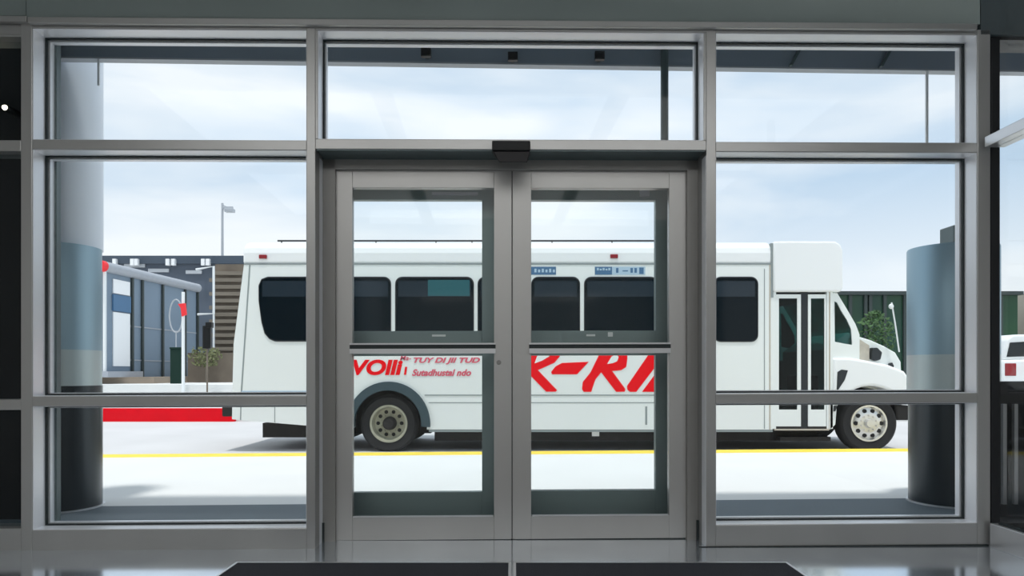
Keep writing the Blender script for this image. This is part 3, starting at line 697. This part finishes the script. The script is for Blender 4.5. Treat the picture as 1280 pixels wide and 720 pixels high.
# wheels
def wheel(c, Y, rad, front, side):
    X, Z = bp(*c); s = side
    def yy(v): return v*s
    bm = BM(); r = rad
    P = [(r*.62, .02), (r*.66, -.0), (r*.9, -.015), (r*.97, .015), (r, .06), (r, .22), (r*.97, .26), (r*.62, .27), (r*.62, .02)]
    lathe(bm, [(a, yy(b)) for a, b in P], (X, Y, Z), 'Y', 56); ty = part('wheel', bm, M['tyre'], bus, smooth=True)
    mr_ = M['rim_alu'] if front else M['rim_cream']
    bm = BM(); dd = .03 if front else .12
    P = [(r*.56, .0), (r*.63, -.012), (r*.64, .02), (r*.60, .03), (r*.54, dd), (r*.30, dd+(.0 if front else .02)), (r*.26, dd), (0, dd)]
    if front: P = [(r*.60, .03), (r*.64, .02), (r*.63, -.012), (r*.57, -.01), (r*.53, .03), (r*.34, .0), (r*.30, .0), (0, .0)]
    else: P = [(r*.62, .03), (r*.66, .02), (r*.65, -.012), (r*.58, -.01), (r*.55, .05), (r*.52, .12), (r*.28, .13), (0, .13)]
    lathe(bm, [(a, yy(b)) for a, b in P], (X, Y, Z), 'Y', 48); part('rim', bm, mr_, ty, smooth=True)
    bm = BM()
    P = [(0, -.06), (r*.13, -.06), (r*.16, -.03), (r*.17, .01)] if front else [(0, -.02), (r*.16, -.02), (r*.22, .02), (r*.24, .14)]
    lathe(bm, [(a, yy(b)) for a, b in P], (X, Y, Z), 'Y', 24); part('hub', bm, mr_ if front else M['chassis'], ty, smooth=True)
    n = 10; base = None
    for k in range(n):
        a = 2*PI*k/n; R_ = r*(.44 if front else .41); q = .025 if front else .022
        bm = BM(); dy = .012 if front else .121
        lathe(bm, [(0, yy(-.006)), (q*(1.35), yy(-.006)), (q*1.35, yy(.012))], (X+R_*math.cos(a), Y+yy(dy), Z+R_*math.sin(a)), 'Y', 12); part('hand_hole', bm, M['hole'], ty)
        a += PI/n; R_ = r*(.27 if front else .31)
        bm = BM(); lathe(bm, [(0, yy(-.03)), (.012, yy(-.03)), (.014, yy(.01))], (X+R_*math.cos(a), Y+yy(0.0 if front else .12), Z+R_*math.sin(a)), 'Y', 6); part('lug_nut', bm, mr_, ty)
wheel(WR, BY+.06, .455, False, 1); wheel(WF, BY+.06, .455, True, 1)
wheel(WR, BY+BW-.06, .455, False, -1); wheel(WF, BY+BW-.06, .455, True, -1)
# rear arch flare
aO = [(WR[0]+1+52*math.cos(a), WR[1]-53*math.sin(a)) for a in [math.radians(-4+188*k/28) for k in range(29)]]
aI = [(WR[0]+42*math.cos(a), WR[1]-42*math.sin(a)) for a in [math.radians(-4+188*k/28) for k in range(29)]]
bm = BM()
O_, I_ = pl(aO), pl(aI)
for i in range(28):
    hexa(bm, [(O_[i][0], BY-.05, O_[i][1]), (O_[i+1][0], BY-.05, O_[i+1][1]), (I_[i+1][0], BY-.05, I_[i+1][1]), (I_[i][0], BY-.05, I_[i][1])],
         [(O_[i][0], BY+.04, O_[i][1]), (O_[i+1][0], BY+.04, O_[i+1][1]), (I_[i+1][0], BY+.04, I_[i+1][1]), (I_[i][0], BY+.04, I_[i][1])])
bmesh.ops.remove_doubles(bm, verts=bm.verts, dist=.0005); part('wheel_arch', bm, M['flare'], bus)

# ------------------------------------------------------------------ background, left
def at(px, py, Y): return ((px-CX)/FPX*Y, CAMZ+(HY-py)/FPX*Y)
G0 = .08
bm = BM(); box(bm, -32, -4.5, 28.6, 49.5, .08, .5); struct(obj('raised_pavement', bm, M['pave']))
P0 = .5
# terminal
t = thing('terminal_building', 'long flat-topped dark slate terminal building far behind the bus', 'building', (-30, 52, G0))
X0 = at(60, 0, 50)[0]; X1 = at(330, 0, 50)[0]; Z = at(0, 321, 50)[1]
bx('wall', M['slate'], t, X0, X1, 50, 58, G0, Z)
bx('parapet', M['slate_dark'], t, X0, X1, 49.8, 50, Z-.5, Z+.05)
for i, px in enumerate((146, 168, 173, 212, 219, 256, 262)):
    X, Zl = at(px, 328, 49.9); bx('wall_light', M['bright'], t, X-.12, X+.12, 49.55, 49.8, Zl-.25, Zl+.2)
for px, py, ww in ((155, 332, 26), (185, 338, 26), (232, 340, 20), (278, 337, 22)):
    X, Zl = at(px, py, 49.9); bx('window_strip', M['flange'], t, X, X+ww*.055, 49.9, 50, Zl-.12, Zl+.12)
# walkway shed in perspective
t = thing('walkway_shelter', 'blue grey panelled walkway shelter with rounded gutter and red end', 'shelter', (-18, 36, .6))
A = (at(128, 0, 30)[0], 30.0); B = (at(246, 0, 37.8)[0], 37.8); zt_ = at(0, 333, 30)[1]; zb = .78
def along(f, off=0):
    dx, dy = B[0]-A[0], B[1]-A[1]; l = math.hypot(dx, dy)
    return (A[0]+dx*f + off*dy/l*1.0, A[1]+dy*f - off*dx/l*1.0)
def wallquad(bm, f0, f1, o0, o1, z0, z1):
    p = [along(f0, o0), along(f1, o0), along(f1, o1), along(f0, o1)]
    hexa(bm, [(x, y, z0) for x, y in p], [(x, y, z1) for x, y in p])
bm = BM(); wallquad(bm, 0, 1, 0, -2.2, zb, zt_-.05); part('wall', bm, M['bluegrey'], t)
bm = BM(); tube(bm, [(*along(0, .05), zt_), (*along(1, .05), zt_)], .22, 16); part('gutter', bm, M['greytube'], t, smooth=True)
bm = BM(); tube(bm, [(*along(-.035, .05), zt_), (*along(.0, .05), zt_)], .23, 16); part('end_cap', bm, M['signred'], t, smooth=True, label='round red end cap')
for f in (.0, .25, .35, .565, .83, .99):
    bm = BM(); wallquad(bm, f, f+.016, .10, .02, zb, zt_-.02); part('post', bm, M['mull_dark'] if f > .1 else M['polew'], t)
bm = BM(); wallquad(bm, .085, .235, .06, .01, 1.25, 3.55); part('door_panel', bm, M['bright'], t)
bm = BM(); wallquad(bm, .085, .235, .06, .01, 4.35, 4.95); part('upper_panel', bm, M['bright'], t)
bm = BM(); wallquad(bm, .08, .24, .08, .01, 3.6, 4.3); part('sign_band', bm, M['blue'], t)
for z_ in (1.5, 3.0):
    bm = BM(); wallquad(bm, .24, 1, .04, .0, z_, z_+.05); part('rail_line', bm, M['greytube'], t)
bm = BM(); wallquad(bm, -.02, .3, .35, .0, zb, zb+.25); part('plinth', bm, M['greytube'], t)
bm = BM(); hexa(bm, [(-19.5, 29.6, P0), (-15.6, 31.5, P0), (-15.6, 37, P0), (-17.2, 39.5, P0), (-30, 47, P0)], [(-19.5, 29.3, zb), (-15.6, 31.5, zb), (-15.6, 37, zb), (-17.2, 39.5, zb), (-30, 47, zb)])
tag(obj('earth_bank', bm, M['berm']), 'low brown earth bank under the walkway shelter', 'bank')
# circle sign ring, pipe bracket
X, Z = at(220, 395, 33)
bm = BM(); tube(bm, [(X+.30*math.cos(a), 33, Z+.75*math.sin(a)) for a in [2*PI*k/24 for k in range(25)]], .035, 8)
tube(bm, [(X, 33, Z-.75), (X, 33, P0)], .03, 8)
tag(obj('hoop_frame', bm, M['flange']), 'thin grey oval hoop on a stand beside the white sign post', 'hoop')
# timber louvre wall
t = thing('louvre_wall', 'weathered brown slatted timber wall at the back corner of the bus', 'wall', (at(290, 0, 40)[0], 40, zb))
xa_, zt2 = at(268, 330, 40); xb_ = at(322, 0, 40)[0]
bx('backing', M['brownwall'], t, xa_, xb_, 40.1, 40.6, P0, zt2)
for k in range(13):
    z_ = 1.8+k*.38
    if z_+.2 < zt2: bx('slat', M['timber'], t, xa_-.25*(k % 2), xb_, 39.9, 40.1, z_, z_+.2)
bm = BM(); x_, z_ = at(231, 433, 34.5); x2_ = at(312, 0, 34.5)[0]; box(bm, x_, x2_, 34.8, 35.4, P0, z_-.3)
tag(obj('retaining_wall', bm, M['brownwall']), 'low dark brown wall under the slatted timber wall', 'wall')
# bush
t = thing('bush', 'small olive green bush growing over the low brown wall', 'bush', (at(258, 0, 34)[0], 34.2, P0))
bm = BM(); cxx, czz = at(258, 446, 34.2)
tube(bm, [(cxx, 34.2, P0), (cxx, 34.2, czz)], .06, 8); part('stem', bm, M['timber'], t)
bm = BM()
for k in range(420):
    a = random.uniform(0, 2*PI); u = random.random()**.5; h = random.uniform(-.45, .45)
    px_, py_, pz_ = cxx+math.cos(a)*u*.85*(1-abs(h)*.8), 34.1+math.sin(a)*u*.4, czz+h
    q = random.uniform(.05, .1); ax = Vector((random.gauss(0, 1), random.gauss(0, 1), random.gauss(0, 1))).normalized(); bx_ = ax.orthogonal().normalized()
    c_ = Vector((px_, py_, pz_)); bm.faces.new([bm.verts.new(c_+ax*q), bm.verts.new(c_+bx_*q*.6), bm.verts.new(c_-ax*q), bm.verts.new(c_-bx_*q*.6)])
part('foliage', bm, M['leaf'], t)
# pipe barrier frame
bm = BM(); Y = 36
p = [at(245, 337, Y), at(267, 333, Y), at(267, 392, Y), at(247, 393, Y)]
tube(bm, [(at(245, 337, Y)[0], Y, at(0, 337, Y)[1]), (p[1][0], Y, p[1][1]), (p[2][0], Y, p[2][1]), (p[3][0], Y, p[3][1])], .06, 8)
tube(bm, [(p[2][0], Y, p[2][1]), (p[2][0], Y, P0)], .05, 8)
tag(obj('pipe_frame', bm, M['polew']), 'white pipe frame standing before the slatted timber wall', 'frame')
# black signal head on a post
t = thing('signal_head', 'black signal head on a thin post beside the back of the bus', 'signal', (at(259, 0, 28)[0], 28, G0))
a_, b_ = at(254, 436, 28), at(264, 407, 28)
bx('housing', M['plastic'], t, a_[0], b_[0], 27.9, 28.1, a_[1], b_[1], bevel=.04)
a2, b2 = at(259, 410, 28), at(267, 403, 28); bx('visor', M['plastic'], t, a2[0], b2[0], 27.8, 28.05, a2[1], b2[1], bevel=.03)
bm = BM(); xx = (a_[0]+b_[0])/2; tube(bm, [(xx, 28, G0), (xx, 28, a_[1]+.1)], .035, 8); part('post', bm, M['brownwall'], t)
# sign post
t = thing('sign_post', 'white sign post with a small red sign near the red kerb', 'sign', (at(229, 0, 28.3)[0], 28.3, G0))
X, Z = at(229, 365, 28.3)
bm = BM(); tube(bm, [(X, 28.3, G0), (X, 28.3, Z)], .062, 10); part('pole', bm, M['polew'], t)
X1, Z1 = at(228.3, 387, 28.2)
bm = BM(); prism(bm, [(X1-.17, Z1+.22), (X1+.12, Z1+.25), (X1+.17, Z1-.2), (X1-.02, Z1-.27), (X1-.06, Z1+.05)], 28.16, 28.22); part('sign_plate', bm, M['signred'], t)
# bin
t = thing('waste_bin', 'tall dark green bin standing behind the white sign post', 'bin', (at(219, 0, 31)[0], 31, P0))
a_, b_ = at(212.5, 481, 31), at(226, 434, 31)
bx('bin_body', M['bin'], t, a_[0], b_[0], 31, 31.4, P0, b_[1]-.08, bevel=.02); bx('lid', M['bin'], t, a_[0]-.02, b_[0]+.02, 30.97, 31.43, b_[1]-.08, b_[1], bevel=.02)
# street lamp
t = thing('street_lamp', 'thin street lamp rising above the dark terminal building', 'street lamp', (at(278, 0, 62)[0], 62, G0))
X, Z = at(278, 254, 62)
bm = BM(); tube(bm, [(X, 62, G0), (X, 62, Z)], [.16, .10], 8); part('pole', bm, M['flange'], t)
bm = BM(); box(bm, X, X+.9, 61.9, 62.1, Z-.5, Z-.3); tube(bm, [(X, 62, Z-.1), (X+.5, 62, Z-.4)], .05, 6); part('arm', bm, M['flange'], t)
bm = BM(); box(bm, X+.25, X+1.0, 61.7, 62.3, Z-.78, Z-.48); part('lamp_head', bm, M['flange'], t, bevel=.05)

# ------------------------------------------------------------------ background, right
Y = 24.0
t = thing('glass_pavilion', 'dark green glass building behind the nose of the bus', 'building', (15, 26, G0))
Xa, Zt = at(1040, 364.5, Y); Xb = at(1272, 0, Y)[0]
bx('glass_wall', M['greenglass'], t, Xa, Xb, Y, Y+5, G0, Zt-.1)
bx('roof_edge', M['mull_dark'], t, Xa, Xb+.1, Y-.15, Y+5.1, Zt-.12, Zt)
for px in (1062, 1081, 1087, 1105, 1130, 1160, 1190, 1220, 1250):
    X = at(px, 0, Y)[0]; bx('mullion', M['mull_dark'], t, X-.05, X+.05, Y-.08, Y, G0, Zt-.12)
t = thing('beige_building', 'pale beige building at the end of the dark green glass building', 'building', (at(1300, 0, 27)[0], 28, G0))
Xa, Zt = at(1282, 367, 26); bx('wall', M['beige'], t, Xa, Xa+12, 26, 32, G0, Zt); bx('parapet', M['brownwall'], t, Xa-.05, Xa+12, 25.9, 26, Zt-.15, Zt+.05)
# planting reflected green behind: hedge before pavilion
t = thing('hedge_shrub', 'green shrub in front of the dark green glass building', 'shrub', (at(1092, 0, 22)[0], 22.5, G0))
bm = BM(); cxx, czz = at(1094, 425, 22.5)
for k in range(900):
    a = random.uniform(0, 2*PI); u = random.random()**.5; h = random.uniform(-1, 1)
    rr_ = math.sqrt(max(0, 1-h*h))
    c_ = Vector((cxx+math.cos(a)*u*.62*rr_, 22.5+math.sin(a)*u*.5*rr_, czz+h*.9)); q = random.uniform(.04, .09)
    ax = Vector((random.gauss(0, 1), random.gauss(0, 1), random.gauss(0, 1))).normalized(); bx_ = ax.orthogonal().normalized()
    bm.faces.new([bm.verts.new(c_+ax*q), bm.verts.new(c_+bx_*q*.6), bm.verts.new(c_-ax*q), bm.verts.new(c_-bx_*q*.6)])
part('foliage', bm, M['leafg'], t)
bm = BM(); tube(bm, [(cxx, 22.5, G0), (cxx, 22.5, czz)], .06, 8); part('stem', bm, M['timber'], t)
# white car beyond the partition
Y = 16.2
car = thing('parked_car', 'white car parked beyond the railing, past the glass partition', 'car', (at(1300, 0, Y)[0], Y+.9, ZR))
def cp(px, py): return at(px, py, Y)
body = [(1256, 452), (1264, 444), (1258, 444), (1262, 424), (1270, 418), (1340, 416), (1365, 424), (1382, 446), (1440, 452), (1452, 470), (1454, 505), (1448, 512), (1258, 512), (1254, 500), (1253, 470)]
low = [(1254, 450), (1385, 446), (1440, 452), (1452, 470), (1454, 505), (1448, 512), (1258, 512), (1253, 500)]
bm = BM(); prism(bm, [cp(*p) for p in low], Y, Y+1.8); part('body', bm, M['white2'], car, bevel=.06, segs=3, smooth=True)
cab_ = [(1257, 450), (1262, 424), (1270, 418), (1340, 416), (1365, 424), (1384, 447)]
bm = BM(); prism(bm, [cp(*p) for p in cab_], Y+.1, Y+1.7); part('cabin', bm, M['white2'], car, bevel=.05, segs=3, smooth=True)
for pts in ([(1262, 446), (1266, 428), (1300, 426), (1300, 445)], [(1304, 445), (1304, 426), (1340, 424), (1358, 430), (1370, 444)]):
    bm = BM(); prism(bm, [cp(*p) for p in pts], Y+.085, Y+.12); part('side_window', bm, M['bglass'], car)
X, Z = cp(1259, 462); bx('tail_light', M['redlens'], car, X-.05, X+.2, Y-.01, Y+.1, Z-.14, Z+.14, bevel=.01)
for px in (1290, 1415):
    for yy_, s_ in ((Y-.01, 1), (Y+1.81, -1)):
        X, Z = cp(px, 510); Zc = ZR+.33
        bm = BM(); lathe(bm, [(.2, .0), (.31, 0), (.33, .03*s_), (.33, .2*s_), (.2, .2*s_), (.2, 0)], (X, yy_, Zc), 'Y', 32); wh = part('wheel', bm, M['tyre'], car, smooth=True)
        bm = BM(); lathe(bm, [(0, .02*s_), (.08, .0), (.18, .03*s_), (.205, 0), (.205, .05*s_)], (X, yy_, Zc), 'Y', 32); part('rim', bm, M['rim_alu'], wh, smooth=True)
